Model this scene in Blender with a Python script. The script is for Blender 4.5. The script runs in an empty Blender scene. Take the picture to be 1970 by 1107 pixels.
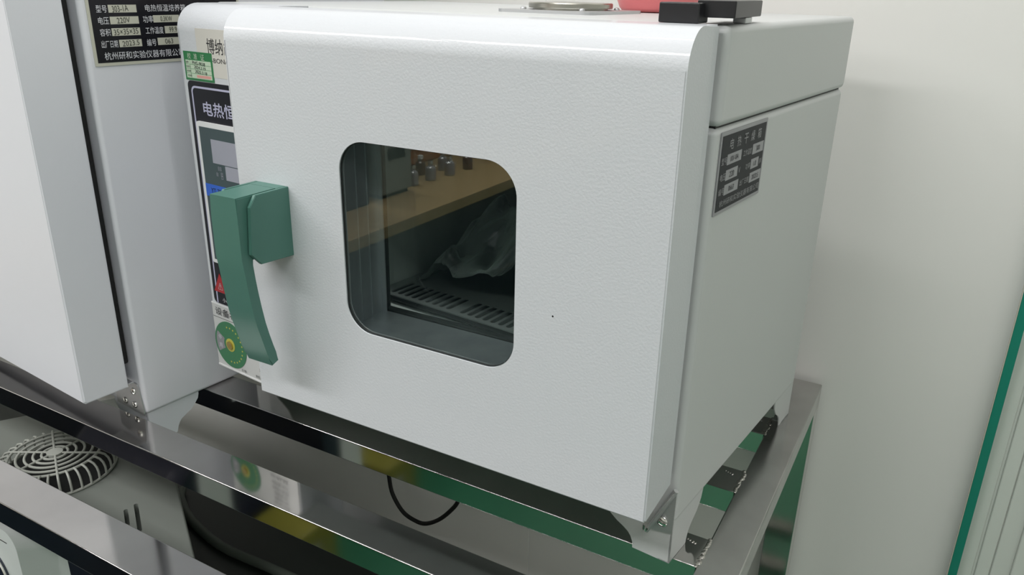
import bpy, bmesh, math, random
from mathutils import Vector, Matrix
random.seed(4)
sc = bpy.context.scene
C = sc.collection
PI = math.pi
ZO = 0.85                      # floor is z = 0; coordinates below are written relative to the right-hand door's lower edge

# ---------------------------------------------------------------- camera
cam_d = bpy.data.cameras.new('camera')
cam = bpy.data.objects.new('camera', cam_d); C.objects.link(cam)
cam_d.sensor_width = 36.0
cam_d.lens = 36.0 * 1516.44 / 1970.0
cam_d.clip_start = 0.01
RX, RY, RZ = 1.20516, -0.019069, 0.516626
cam.matrix_world = Matrix.Translation((0.6326, -0.55357, 0.43662 + ZO)) @ Matrix.Rotation(RZ, 4, 'Z') @ Matrix.Rotation(RY, 4, 'Y') @ Matrix.Rotation(RX, 4, 'X')
sc.camera = cam

# ---------------------------------------------------------------- world, exposure
w = bpy.data.worlds.new('room_air'); sc.world = w; w.use_nodes = True
w.node_tree.nodes['Background'].inputs[0].default_value = (0.93, 0.95, 1.0, 1)
w.node_tree.nodes['Background'].inputs[1].default_value = 0.15
sc.view_settings.view_transform = 'Standard'; sc.view_settings.look = 'None'
sc.view_settings.gamma = 1.0; sc.view_settings.use_curve_mapping = False
sc.view_settings.exposure = 0.0

# ceiling panel lights of the room, the last one added as fill: (x, y, size x, size y, power)
LAMPS = [(0.30, -0.05, 1.2, 0.06, 10.5), (-0.45, -1.50, 1.2, 0.30, 28), (-1.75, -1.50, 1.2, 0.3, 33), (1.3, -1.3, 1.2, 0.30, 15)]
CEIL = 1.75

# ---------------------------------------------------------------- materials
def mat(name, col, rough=0.5, metal=0.0, bump=None, noise=None, spec=None, coat=0.0, emit=None, trans=None):
    m = bpy.data.materials.new(name); m.use_nodes = True
    nt = m.node_tree; b = nt.nodes['Principled BSDF']
    b.inputs['Base Color'].default_value = (*col, 1)
    b.inputs['Roughness'].default_value = rough
    b.inputs['Metallic'].default_value = metal
    if spec is not None: b.inputs['Specular IOR Level'].default_value = spec
    if coat: b.inputs['Coat Weight'].default_value = coat; b.inputs['Coat Roughness'].default_value = 0.05
    if emit: b.inputs['Emission Color'].default_value = (*emit[0], 1); b.inputs['Emission Strength'].default_value = emit[1]
    if trans: b.inputs['Transmission Weight'].default_value = trans
    tc = nt.nodes.new('ShaderNodeTexCoord')
    if bump:                       # (scale, strength, distance)
        n = nt.nodes.new('ShaderNodeTexNoise'); n.inputs['Scale'].default_value = bump[0]
        n.inputs['Detail'].default_value = 2.0
        bp = nt.nodes.new('ShaderNodeBump'); bp.inputs['Strength'].default_value = bump[1]; bp.inputs['Distance'].default_value = bump[2]
        nt.links.new(tc.outputs['Object'], n.inputs['Vector']); nt.links.new(n.outputs['Fac'], bp.inputs['Height'])
        nt.links.new(bp.outputs['Normal'], b.inputs['Normal'])
    if noise:                      # (scale, colour 2, roughness 2, stretch)
        n = nt.nodes.new('ShaderNodeTexNoise'); n.inputs['Scale'].default_value = noise[0]; n.inputs['Detail'].default_value = 5
        mp = nt.nodes.new('ShaderNodeMapping'); mp.inputs['Scale'].default_value = noise[3]
        nt.links.new(tc.outputs['Object'], mp.inputs['Vector']); nt.links.new(mp.outputs['Vector'], n.inputs['Vector'])
        r = nt.nodes.new('ShaderNodeValToRGB'); r.color_ramp.elements[0].position = 0.35; r.color_ramp.elements[1].position = 0.7
        r.color_ramp.elements[0].color = (*col, 1); r.color_ramp.elements[1].color = (*noise[1], 1)
        nt.links.new(n.outputs['Fac'], r.inputs['Fac']); nt.links.new(r.outputs['Color'], b.inputs['Base Color'])
        mr = nt.nodes.new('ShaderNodeMapRange'); mr.inputs['To Min'].default_value = rough; mr.inputs['To Max'].default_value = noise[2]
        nt.links.new(n.outputs['Fac'], mr.inputs['Value']); nt.links.new(mr.outputs['Result'], b.inputs['Roughness'])
    return m

M = {}
M['powder'] = mat('white_powder_coat', (0.66, 0.685, 0.715), 0.5, coat=0.35, bump=(430, 0.36, 0.0006))
M['powder_fine'] = mat('white_powder_coat_fine', (0.60, 0.62, 0.615), 0.42, bump=(500, 0.14, 0.0004))
M['left_powder'] = mat('cool_white_powder_coat', (0.75, 0.765, 0.81), 0.36, bump=(420, 0.16, 0.0004))
M['steel'] = mat('polished_steel', (0.60, 0.585, 0.57), 0.05, 1.0, noise=(9, (0.50, 0.485, 0.475), 0.13, (1, 1, 1)))
M['steel_side'] = mat('satin_steel', (0.56, 0.55, 0.54), 0.12, 1.0, noise=(14, (0.46, 0.45, 0.44), 0.30, (1, 1, 1)))
M['weld'] = mat('weld_metal', (0.55, 0.53, 0.50), 0.22, 1.0, bump=(900, 0.5, 0.0005))
M['chamber'] = mat('chamber_steel', (0.74, 0.78, 0.75), 0.40, 0.30, noise=(22, (0.62, 0.66, 0.64), 0.5, (1, 1, 0.25)))
M['sleeve'] = mat('sleeve_steel', (0.42, 0.45, 0.47), 0.28, 0.6, noise=(30, (0.32, 0.35, 0.37), 0.42, (1, 1, 0.3)))
M['zinc'] = mat('zinc_plate', (0.58, 0.59, 0.60), 0.42, 0.9)
M['chrome'] = mat('chrome', (0.80, 0.79, 0.76), 0.08, 1.0)
M['nickel'] = mat('dull_nickel', (0.42, 0.41, 0.36), 0.28, 1.0)
M['handle'] = mat('green_plastic', (0.070, 0.185, 0.150), 0.42, bump=(900, 0.10, 0.0002))
M['black'] = mat('black_plastic', (0.012, 0.012, 0.014), 0.35)
M['rubber'] = mat('black_rubber', (0.010, 0.010, 0.010), 0.6)
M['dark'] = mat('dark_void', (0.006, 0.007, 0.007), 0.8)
M['plate_black'] = mat('black_nameplate_ink', (0.009, 0.009, 0.013), 0.30, spec=0.3)
M['plate_grey'] = mat('grey_nameplate_metal', (0.34, 0.34, 0.36), 0.35, 0.3)
M['side_black'] = mat('charcoal_nameplate_ink', (0.020, 0.022, 0.026), 0.5, spec=0.25)
M['cream'] = mat('cream_aluminium', (0.56, 0.56, 0.47), 0.4)
M['ink_white'] = mat('white_ink', (0.75, 0.76, 0.80), 0.5)
M['ink_lilac'] = mat('lilac_ink', (0.50, 0.50, 0.66), 0.5)
M['ink_black'] = mat('black_ink', (0.015, 0.015, 0.018), 0.5)
M['pen'] = mat('dark_pen', (0.035, 0.04, 0.03), 0.6)
M['beige'] = mat('beige_film', (0.66, 0.645, 0.59), 0.5)
M['sticker_green'] = mat('green_sticker', (0.030, 0.200, 0.070), 0.5)
M['sticker_pale'] = mat('pale_green_paper', (0.55, 0.68, 0.52), 0.6)
M['stamp'] = mat('red_stamp', (0.72, 0.36, 0.32), 0.6)
M['panel_white'] = mat('white_plastic', (0.78, 0.79, 0.79), 0.35)
M['panel_slate'] = mat('slate_membrane', (0.055, 0.085, 0.090), 0.4)
M['lcd'] = mat('unlit_display', (0.36, 0.37, 0.43), 0.25)
M['tape'] = mat('blue_tape', (0.030, 0.130, 0.60), 0.4)
M['card'] = mat('white_card', (0.62, 0.63, 0.62), 0.35)
M['disc_green'] = mat('green_disc', (0.045, 0.20, 0.090), 0.35)
M['bin_yellow'] = mat('olive_yellow_plastic', (0.16, 0.155, 0.015), 0.5)
M['yellow'] = mat('yellow_print', (0.52, 0.50, 0.09), 0.45)
M['brass'] = mat('brass', (0.62, 0.46, 0.16), 0.25, 1.0)
M['red'] = mat('warning_red', (0.42, 0.020, 0.025), 0.4)
M['pink'] = mat('pink_plastic', (0.72, 0.19, 0.20), 0.35)
M['wall'] = mat('white_wall_panel', (0.84, 0.835, 0.805), 0.42, bump=(6, 0.02, 0.01))
M['joint'] = mat('wall_joint', (0.82, 0.82, 0.80), 0.5)
M['alu'] = mat('grey_aluminium_frame', (0.76, 0.765, 0.74), 0.5)
M['floor'] = mat('green_epoxy_floor', (0.018, 0.120, 0.060), 0.35, noise=(2.5, (0.022, 0.135, 0.068), 0.45, (1, 1, 1)))
M['ceiling'] = mat('white_ceiling', (0.82, 0.82, 0.82), 0.7)
M['shelf'] = mat('dark_shelf_board', (0.020, 0.026, 0.022), 0.45)
M['fanbox'] = mat('grey_painted_cabinet', (0.235, 0.255, 0.23), 0.5, bump=(200, 0.05, 0.0004))
M['guard'] = mat('grey_wire', (0.50, 0.52, 0.47), 0.4)
M['ivory'] = mat('ivory_plastic', (0.66, 0.70, 0.68), 0.35)
M['dial'] = mat('dark_blue_dial', (0.020, 0.026, 0.045), 0.12, coat=0.6)
M['khaki'] = mat('khaki_cloth', (0.30, 0.30, 0.22), 0.8, noise=(40, (0.22, 0.22, 0.16), 0.9, (1, 3, 1)))
M['hose'] = mat('grey_rubber_hose', (0.10, 0.12, 0.10), 0.5)
M['bench_top'] = mat('tan_laminate', (0.36, 0.25, 0.12), 0.4)
M['wood'] = mat('orange_wood', (0.36, 0.14, 0.035), 0.45, noise=(6, (0.28, 0.10, 0.03), 0.5, (1, 8, 1)))
M['navy'] = mat('navy_cabinet', (0.007, 0.010, 0.026), 0.5)
M['lamp'] = mat('lamp_diffuser', (0.9, 0.9, 0.9), 0.5)
M['bottle_white'] = mat('clear_grey_bottle', (0.30, 0.28, 0.30), 0.12, coat=0.6)
M['bottle_brown'] = mat('amber_bottle', (0.10, 0.035, 0.012), 0.1, coat=0.5)

def thin_glass(name, tint, refl, ior=1.5):
    m = bpy.data.materials.new(name); m.use_nodes = True; nt = m.node_tree; nt.nodes.clear()
    out = nt.nodes.new('ShaderNodeOutputMaterial'); mix = nt.nodes.new('ShaderNodeMixShader')
    tr = nt.nodes.new('ShaderNodeBsdfTransparent'); tr.inputs[0].default_value = (*tint, 1)
    gl = nt.nodes.new('ShaderNodeBsdfGlossy'); gl.inputs['Roughness'].default_value = 0.015; gl.inputs[0].default_value = (0.95, 1, 0.97, 1)
    ge = nt.nodes.new('ShaderNodeNewGeometry'); dt = nt.nodes.new('ShaderNodeVectorMath'); dt.operation = 'DOT_PRODUCT'
    nt.links.new(ge.outputs['Normal'], dt.inputs[0]); nt.links.new(ge.outputs['Incoming'], dt.inputs[1])
    def mth(op, a, b=None):          # Schlick reflectance, the same from both sides of the sheet
        n = nt.nodes.new('ShaderNodeMath'); n.operation = op
        for i, q in enumerate((a, b)):
            if q is None: continue
            if isinstance(q, (int, float)): n.inputs[i].default_value = q
            else: nt.links.new(q, n.inputs[i])
        return n.outputs[0]
    c = mth('SUBTRACT', 1.0, mth('ABSOLUTE', dt.outputs['Value']))
    R = mth('MULTIPLY', mth('ADD', mth('MULTIPLY', mth('POWER', c, 5.0), 0.96), 0.04), refl)
    nt.links.new(R, mix.inputs[0])
    nt.links.new(tr.outputs[0], mix.inputs[1]); nt.links.new(gl.outputs[0], mix.inputs[2]); nt.links.new(mix.outputs[0], out.inputs[0])
    return m
M['pane'] = thin_glass('window_glass', (0.93, 0.96, 0.95), 2.0)
M['pane_in'] = thin_glass('inner_window_glass', (0.96, 0.98, 0.97), 0.8)
M['wall_glass'] = thin_glass('partition_glass', (0.985, 0.995, 0.985), 0.25)
def film(name):
    m = bpy.data.materials.new(name); m.use_nodes = True; nt = m.node_tree; nt.nodes.clear()
    out = nt.nodes.new('ShaderNodeOutputMaterial'); mix = nt.nodes.new('ShaderNodeMixShader'); mix2 = nt.nodes.new('ShaderNodeMixShader')
    tr = nt.nodes.new('ShaderNodeBsdfTransparent'); gl = nt.nodes.new('ShaderNodeBsdfGlossy'); gl.inputs['Roughness'].default_value = 0.18
    df = nt.nodes.new('ShaderNodeBsdfDiffuse'); df.inputs[0].default_value = (0.80, 0.92, 0.86, 1)
    lw = nt.nodes.new('ShaderNodeLayerWeight'); lw.inputs[0].default_value = 0.55
    mix2.inputs[0].default_value = 0.5
    nt.links.new(gl.outputs[0], mix2.inputs[1]); nt.links.new(df.outputs[0], mix2.inputs[2])
    nt.links.new(lw.outputs['Facing'], mix.inputs[0]); nt.links.new(tr.outputs[0], mix.inputs[1]); nt.links.new(mix2.outputs[0], mix.inputs[2])
    nt.links.new(mix.outputs[0], out.inputs[0]); return m
M['film'] = film('clear_plastic_film')

# ---------------------------------------------------------------- helpers
def link(name, me, mats, parent=None, loc=None):
    o = bpy.data.objects.new(name, me); C.objects.link(o)
    if not isinstance(mats, (list, tuple)): mats = [mats]
    if not me.materials:
        for m in mats: me.materials.append(m)
    if parent: o.parent = parent
    if loc is not None: o.location = loc
    return o

def obj(name, bm, mats, parent=None, loc=None, smooth=True, angle=35):
    me = bpy.data.meshes.new(name)
    bmesh.ops.recalc_face_normals(bm, faces=bm.faces)
    bm.to_mesh(me); bm.free()
    if smooth:
        for p in me.polygons: p.use_smooth = True
        me.set_sharp_from_angle(angle=math.radians(angle))
    o = link(name, me, mats, parent, loc)
    if smooth:
        wn = o.modifiers.new('weighted_normals', 'WEIGHTED_NORMAL'); wn.keep_sharp = True; wn.weight = 100
    return o

def tag(o, label=None, cat=None, group=None, kind=None):
    if label: o['label'] = label
    if cat: o['category'] = cat
    if group: o['group'] = group
    if kind: o['kind'] = kind
    return o

def thing(name, label, cat, loc, rz=0.0, group=None):
    o = bpy.data.objects.new(name, None); C.objects.link(o); o.empty_display_size = 0.05
    o.location = (loc[0], loc[1], loc[2] + ZO); o.rotation_euler = (0, 0, rz)
    return tag(o, label, cat, group)

def box(bm, x0, x1, y0, y1, z0, z1, bev=0.0, seg=2, mi=0):
    r = bmesh.ops.create_cube(bm, size=1.0)
    vs = r['verts']
    for v in vs:
        v.co = Vector((x0 + (v.co.x + .5) * (x1 - x0), y0 + (v.co.y + .5) * (y1 - y0), z0 + (v.co.z + .5) * (z1 - z0)))
    fs = list({f for v in vs for f in v.link_faces})
    for f in fs: f.material_index = mi
    if bev > 0:
        es = list({e for v in vs for e in v.link_edges})
        bmesh.ops.bevel(bm, geom=es, offset=bev, segments=seg, affect='EDGES', profile=0.5)
    return vs

def prism(bm, pts, a, b, axis='y', mi=0):
    """extrude a 2-D outline between a and b along an axis; pts are the other two coordinates in order"""
    def P(u, v, t):
        return {'y': (u, t, v), 'x': (t, u, v), 'z': (u, v, t)}[axis]
    lo = [bm.verts.new(P(u, v, a)) for u, v in pts]; hi = [bm.verts.new(P(u, v, b)) for u, v in pts]
    n = len(pts)
    fs = [bm.faces.new(lo), bm.faces.new(hi[::-1])]
    for i in range(n): fs.append(bm.faces.new((lo[i], hi[i], hi[(i + 1) % n], lo[(i + 1) % n])))
    for f in fs: f.material_index = mi
    return fs

def rrect(x0, x1, z0, z1, r, n=10):
    pts = []
    for cx, cz, a0 in ((x1 - r, z1 - r, 0), (x0 + r, z1 - r, 90), (x0 + r, z0 + r, 180), (x1 - r, z0 + r, 270)):
        for i in range(n + 1):
            a = math.radians(a0 + 90 * i / n); pts.append((cx + r * math.cos(a), cz + r * math.sin(a)))
    return pts

def tube(bm, pts, r, seg=10, closed=False, mi=0):
    pts = [Vector(p) for p in pts]; n = len(pts); rings = []
    up = None
    for i, p in enumerate(pts):
        if closed: t = pts[(i + 1) % n] - pts[i - 1]
        else: t = (pts[min(i + 1, n - 1)] - pts[max(i - 1, 0)])
        t.normalize()
        if up is None:
            up = Vector((0, 0, 1)) if abs(t.z) < 0.9 else Vector((1, 0, 0))
        side = t.cross(up)
        if side.length < 1e-6: side = t.cross(Vector((0, 1, 0)))
        side.normalize(); up = side.cross(t).normalized()
        rings.append([bm.verts.new(p + r * (math.cos(2 * PI * k / seg) * side + math.sin(2 * PI * k / seg) * up)) for k in range(seg)])
    m = n if closed else n - 1
    for i in range(m):
        a, b = rings[i], rings[(i + 1) % n]
        for k in range(seg):
            f = bm.faces.new((a[k], a[(k + 1) % seg], b[(k + 1) % seg], b[k])); f.material_index = mi
    if not closed:
        for q in (rings[0], rings[-1]):
            f = bm.faces.new(q); f.material_index = mi

def lathe(bm, prof, c=(0, 0), seg=48, mi=0):
    rings = []
    for r, z in prof:
        if r < 1e-6: rings.append([bm.verts.new((c[0], c[1], z))])
        else: rings.append([bm.verts.new((c[0] + r * math.cos(2 * PI * k / seg), c[1] + r * math.sin(2 * PI * k / seg), z)) for k in range(seg)])
    for a, b in zip(rings, rings[1:]):
        for k in range(seg):
            k2 = (k + 1) % seg
            if len(a) == 1 and len(b) == 1: continue
            if len(a) == 1: f = bm.faces.new((a[0], b[k2], b[k]))
            elif len(b) == 1: f = bm.faces.new((a[k], a[k2], b[0]))
            else: f = bm.faces.new((a[k], a[k2], b[k2], b[k]))
            f.material_index = mi

def ringprism(bm, outer, inner, a, b, axis='y'):
    def P(u, v, t): return {'y': (u, t, v), 'x': (t, u, v), 'z': (u, v, t)}[axis]
    n = len(outer)
    L = [[bm.verts.new(P(u, v, t)) for u, v in ring] for ring, t in ((outer, a), (inner, a), (inner, b), (outer, b))]
    for k in range(4):
        p, q = L[k], L[(k + 1) % 4]
        for i in range(n): bm.faces.new((p[i], p[(i + 1) % n], q[(i + 1) % n], q[i]))

def rect(x0, x1, z0, z1): return [(x0, z0), (x1, z0), (x1, z1), (x0, z1)]

def to_mesh_obj(name, bm):
    me = bpy.data.meshes.new(name); bmesh.ops.recalc_face_normals(bm, faces=bm.faces); bm.to_mesh(me); bm.free()
    o = bpy.data.objects.new(name, me); C.objects.link(o); return o

def carve(bm, cutters):
    """solid minus cutters -> bmesh"""
    o = to_mesh_obj('work', bm); cs = []
    for cbm in cutters:
        c = to_mesh_obj('cut', cbm); cs.append(c)
        md = o.modifiers.new('b', 'BOOLEAN'); md.operation = 'DIFFERENCE'; md.object = c; md.solver = 'EXACT'
    dg = bpy.context.evaluated_depsgraph_get(); dg.update()
    ev = o.evaluated_get(dg); me = bpy.data.meshes.new_from_object(ev)
    res = bmesh.new(); res.from_mesh(me)
    for q in [o] + cs:
        md = q.data; bpy.data.objects.remove(q); bpy.data.meshes.remove(md)
    bpy.data.meshes.remove(me)
    return res

def nb(fn, *a, **k):
    bm = bmesh.new(); fn(bm, *a, **k); return bm

def lettering(name, items, mats, parent, frame, thick=0.00012, loc=None):
    """items: (text, u, v, height, material index, width or None, slant degrees) with u,v = centre; frame maps (u,v) to 3-D: (origin, U axis, V axis)"""
    O, U, V = [Vector(q) for q in frame]; Nn = U.cross(V)
    bm = bmesh.new()
    for it in items:
        txt, u, v, h, mi = it[:5]; wd = it[5] if len(it) > 5 else None; rot = math.radians(it[6]) if len(it) > 6 else 0
        cu = bpy.data.curves.new('t', 'FONT'); cu.body = txt; cu.size = 1.0; cu.extrude = 0.0; cu.resolution_u = 3
        if len(it) > 7: cu.offset = it[7]
        to = bpy.data.objects.new('t', cu); C.objects.link(to)
        dg = bpy.context.evaluated_depsgraph_get(); dg.update()
        me = bpy.data.meshes.new_from_object(to.evaluated_get(dg))
        bpy.data.objects.remove(to); bpy.data.curves.remove(cu)
        if len(me.vertices):
            xs = [q.co.x for q in me.vertices]; ys = [q.co.y for q in me.vertices]
            x0, x1, y0, y1 = min(xs), max(xs), min(ys), max(ys)
            sy = h / (y1 - y0); sx = (wd / (x1 - x0)) if wd else sy
            vs = []
            for q in me.vertices:
                a = (q.co.x - (x0 + x1) / 2) * sx; b = (q.co.y - (y0 + y1) / 2) * sy
                a, b = a * math.cos(rot) - b * math.sin(rot), a * math.sin(rot) + b * math.cos(rot)
                vs.append(bm.verts.new(O + U * (u + a) + V * (v + b) + Nn * thick))
            for p in me.polygons:
                try:
                    f = bm.faces.new([vs[i] for i in p.vertices]); f.material_index = mi
                except ValueError: pass
        bpy.data.meshes.remove(me)
    for f in bm.faces:
        f.normal_update()
        if f.normal.dot(Nn) < 0: f.normal_flip()
    me = bpy.data.meshes.new(name); bm.to_mesh(me); bm.free()
    return link(name, me, mats, parent, loc)

def slab(bm, frame, u0, u1, v0, v1, t0, t1, mi=0, r=0.0):
    O, U, V = [Vector(q) for q in frame]; Nn = U.cross(V)
    pts = rrect(u0, u1, v0, v1, r, 6) if r else [(u0, v0), (u1, v0), (u1, v1), (u0, v1)]
    lo = [bm.verts.new(O + U * a + V * b + Nn * t0) for a, b in pts]; hi = [bm.verts.new(O + U * a + V * b + Nn * t1) for a, b in pts]
    n = len(pts); fs = [bm.faces.new(lo), bm.faces.new(hi)]
    for i in range(n): fs.append(bm.faces.new((lo[i], lo[(i + 1) % n], hi[(i + 1) % n], hi[i])))
    for f in fs: f.material_index = mi

def disc(bm, frame, u, v, r, t0, t1, mi=0, n=48, ang=(0, 360), r0=0.0):
    O, U, V = [Vector(q) for q in frame]; Nn = U.cross(V)
    full = abs(ang[1] - ang[0]) >= 360
    N_ = n if full else n + 1
    A = [math.radians(ang[0] + (ang[1] - ang[0]) * i / n) for i in range(N_)]
    pts = [(u + r * math.cos(a), v + r * math.sin(a)) for a in A]
    if not full: pts += [(u + r0 * math.cos(a), v + r0 * math.sin(a)) for a in A[::-1]] if r0 else [(u, v)]
    lo = [bm.verts.new(O + U * a + V * b + Nn * t0) for a, b in pts]; hi = [bm.verts.new(O + U * a + V * b + Nn * t1) for a, b in pts]
    fs = [bm.faces.new(lo), bm.faces.new(hi)]; n2 = len(pts)
    for i in range(n2): fs.append(bm.faces.new((lo[i], lo[(i + 1) % n2], hi[(i + 1) % n2], hi[i])))
    for f in fs: f.material_index = mi

def screw(parent, pos, normal, r=0.0045, m='chrome', name='screw'):
    """pan head with a cross recess"""
    bm = bmesh.new()
    lathe(bm, [(r, 0), (r, 0.0008), (r * .85, 0.0019), (r * .5, 0.0025), (r * .12, 0.0027), (0, 0.0027)], seg=24)
    for a in (0.4, 0.4 + PI / 2):
        c, s = math.cos(a), math.sin(a); L, W_ = r * .6, r * .13
        q = [bm.verts.new((c * x - s * y, s * x + c * y, 0.00285 if abs(x) < L * .7 else 0.0024)) for x, y in ((-L, -W_), (L, -W_), (L, W_), (-L, W_))]
        f = bm.faces.new(q); f.material_index = 1
    o = obj(name, bm, [M[m], M['dark']], parent, pos)
    o.rotation_euler = Vector(normal).to_track_quat('Z', 'Y').to_euler()
    return o

def struct(name, bm, m, parent=None, smooth=False):
    o = obj(name, bm, m, parent, (0, 0, ZO), smooth=smooth)
    return tag(o, kind='structure')

# ---------------------------------------------------------------- the room
XL, XR, YF, YW, FL = -2.9, 2.3, -3.6, 0.57, -0.85
struct('floor', nb(box, XL, XR, YF, YW + .1, FL - .05, FL), M['floor'])
struct('ceiling', nb(box, XL, XR, YF, YW + .1, CEIL, CEIL + .05), M['ceiling'])
bm = bmesh.new()
box(bm, XL, 0.0535, YW, YW + .1, FL, CEIL); box(bm, 0.0565, XR, YW, YW + .1, FL, CEIL)
struct('wall_back', bm, M['wall'])
struct('trim_1', nb(box, 0.0533, 0.0567, YW + .0006, YW + .05, FL, CEIL), M['joint'])
struct('wall_left', nb(box, XL - .1, XL, YF, YW + .1, FL, CEIL), M['wall'])
struct('wall_right', nb(box, XR, XR + .1, YF, YW + .1, FL, CEIL), M['wall'])
struct('wall_front', nb(box, XL, XR, YF - .1, YF, FL, CEIL), M['wall'])
# ceiling lamps
for i, (x, y, sx, sy, pw) in enumerate(LAMPS):
    t = thing('ceiling_light', 'flat white ceiling lamp %s' % ['directly over the incubators', 'over the middle of the room', 'over the bench at the far left', 'added as fill over the right side of the room'][i], 'lamp', (x, y, CEIL - .03))
    bm = bmesh.new(); box(bm, -sx / 2 - .02, sx / 2 + .02, -sy / 2 - .02, sy / 2 + .02, 0.004, .03, .002)
    obj('lamp_housing', bm, M['panel_white'], t)
    ld = bpy.data.lights.new('lamp_glow', 'AREA'); ld.shape = 'RECTANGLE'; ld.size = sx; ld.size_y = sy; ld.energy = pw
    ld.color = (1.0, 0.985, 0.985)
    lo = bpy.data.objects.new('lamp_glow', ld); C.objects.link(lo); lo.parent = t; lo.location = (0, 0, 0.0)

# glazed partition at the right: glass with a green ground edge over a grey aluminium frame
t = thing('window_1', None, None, (0.738, YW, 0)); tag(t, kind='structure')
t.location.z = 0
bm = bmesh.new()
for a, b, dpt in ((.004, .0302, .008), (.0300, .0340, .0065), (.0338, .0500, .010), (.0498, .0514, .0085), (.0512, .0735, .0115), (.0733, .13, .018)):
    box(bm, a, b, -dpt, 0.001, .02, 2.3, .0008, 1)
f = obj('window_frame', bm, M['alu'], t); f['kind'] = 'structure'
g = obj('window_glass', nb(box, .0135, .95, -.028, -.020, .02, 2.3), M['wall_glass'], t); g['kind'] = 'structure'
M['edge'] = mat('green_glass_edge', (0.016, 0.235, 0.165), 0.2, coat=0.3)
g = obj('edge_strip', nb(box, .0, .0009, -.0286, -.0194, .02, 2.3), M['cream'], t); g['kind'] = 'structure'
g = obj('glass_edge', nb(box, .0010, .0118, -.029, -.019, .02, 2.3, .0008, 2), M['edge'], t); g['kind'] = 'structure'

# ---------------------------------------------------------------- steel rack
ZR = -0.0956; RH = 0.0303; RW = 0.0474
rack = thing('steel_rack', 'polished stainless steel rack of square tube slats under the incubators', 'rack', (0, 0, FL))
XRI, XRO, YRR = 0.4898, 0.5303, 0.5592
dz = -FL
def rail_bm(y, z, x0=-2.2, x1=XRI - .0005, wd=RW):
    bm = bmesh.new(); box(bm, x0, x1, y, y + wd, z - RH + dz, z + dz, .0013, 3); return bm
rail_y = [-0.2028, -0.0556, 0.0873, 0.2311, 0.3752]
for y in rail_y: obj('slat', rail_bm(y, ZR), M['steel'], rack)
obj('slat', rail_bm(YRR - .0405, ZR, wd=.0405), M['steel'], rack)
obj('side_rail', nb(box, XRI, XRO, -.2028 - .0475, YRR, ZR - RH + dz, ZR + dz + .0002, .0016, 3), M['steel_side'], rack)
obj('side_rail', nb(box, -2.24, -2.2005, -.2028, YRR, ZR - RH + dz, ZR + dz, .0016, 3), M['steel_side'], rack)
for lx, ly in ((XRI + .0, YRR - .0405), (XRI, -.2503), (-2.24, YRR - .0405), (-2.24, -.2028)):
    obj('leg', nb(box, lx, lx + .0405, ly, ly + .0405, 0.0, ZR - RH + dz - .0002, .0014, 2), M['steel'], rack)
for y in (-.05, .09, .23, .37):
    obj('lower_slat', nb(box, .36, XRI - .001, y, y + .035, -.74 + dz, -.71 + dz, .001, 2), M['steel'], rack)
obj('lower_rail', nb(box, .325, .359, -.22, .52, -.74 + dz, -.705 + dz, .001, 2), M['steel'], rack)
obj('lower_rail', nb(box, -2.199, .324, -.2480, -.2183, -.74 + dz, -.705 + dz, .001, 2), M['steel'], rack)
obj('shelf_board', nb(box, -2.199, .324, -.2180, YRR, -.72 + dz, -.70 + dz, .001, 1), M['shelf'], rack)
# weld beads where slats meet the side rail
def blob(bm, c, r, sz=1.0):
    q = bmesh.ops.create_icosphere(bm, subdivisions=2, radius=r, matrix=Matrix.Translation(c) @ Matrix.Diagonal((1, 1.2, .45 * sz, 1)))
for y0 in (rail_y[2], rail_y[3], rail_y[4]):
    bm = bmesh.new(); n = 15
    for i in range(n):
        blob(bm, Vector((XRI - .0005 + random.uniform(-.0012, .0012), y0 + .001 + (RW - .002) * i / (n - 1), ZR + dz)), random.uniform(.0018, .0032), random.uniform(.7, 1.1))
    for q in range(4):
        blob(bm, Vector((XRI - .012 - q * .003, y0 + RW * .72 + q * .001, ZR + dz)), random.uniform(.0012, .002))
    obj('weld_bead', bm, M['weld'], rack)
bm = bmesh.new()                              # weld spatter on the side rail
for dx, dy in ((.022, .022), (.026, .030), (.028, .024), (.0275, .033), (.024, .020)):
    blob(bm, Vector((XRI + dx, .045 + dy, ZR + dz + .0002)), random.uniform(.0006, .0011))
obj('weld_spatter', bm, M['chrome'], rack)

# ---------------------------------------------------------------- right-hand incubator
TH = 0.10926
OX, OY = 0.4656, 0.0761
BW, BD = 0.648, 0.373                          # body width and depth
base = ZR
R_label = 'white incubator with windowed door and green handle, standing on the rack in the centre'
inc = thing('incubator', R_label, 'laboratory incubator', (OX, OY, base + .0003), -TH)
zb = -0.0487 - base; zs = 0.3333 - base; zt = 0.4117 - base
# chamber opening (body frame)
cx0, cx1, cz0, cz1, cd = -0.400, -0.060, 0.085 - base, 0.325 - base, 0.300
bm = bmesh.new(); box(bm, -BW, 0, 0, BD, zb, zs - .0005, .006, 4)
cut = nb(box, cx0, cx1, -.02, cd, cz0, cz1)
body = carve(bm, [cut])
obj('body', body, M['powder_fine'], inc)
bm = bmesh.new(); box(bm, -BW - .001, .001, -.0002, BD + .0008, zs + .0005, zt, .006, 4)
obj('top_cover', bm, M['powder_fine'], inc)
obj('seam', nb(box, -BW + .004, -.004, .004, BD - .004, zs - .002, zs + .002), M['rubber'], inc)
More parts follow.
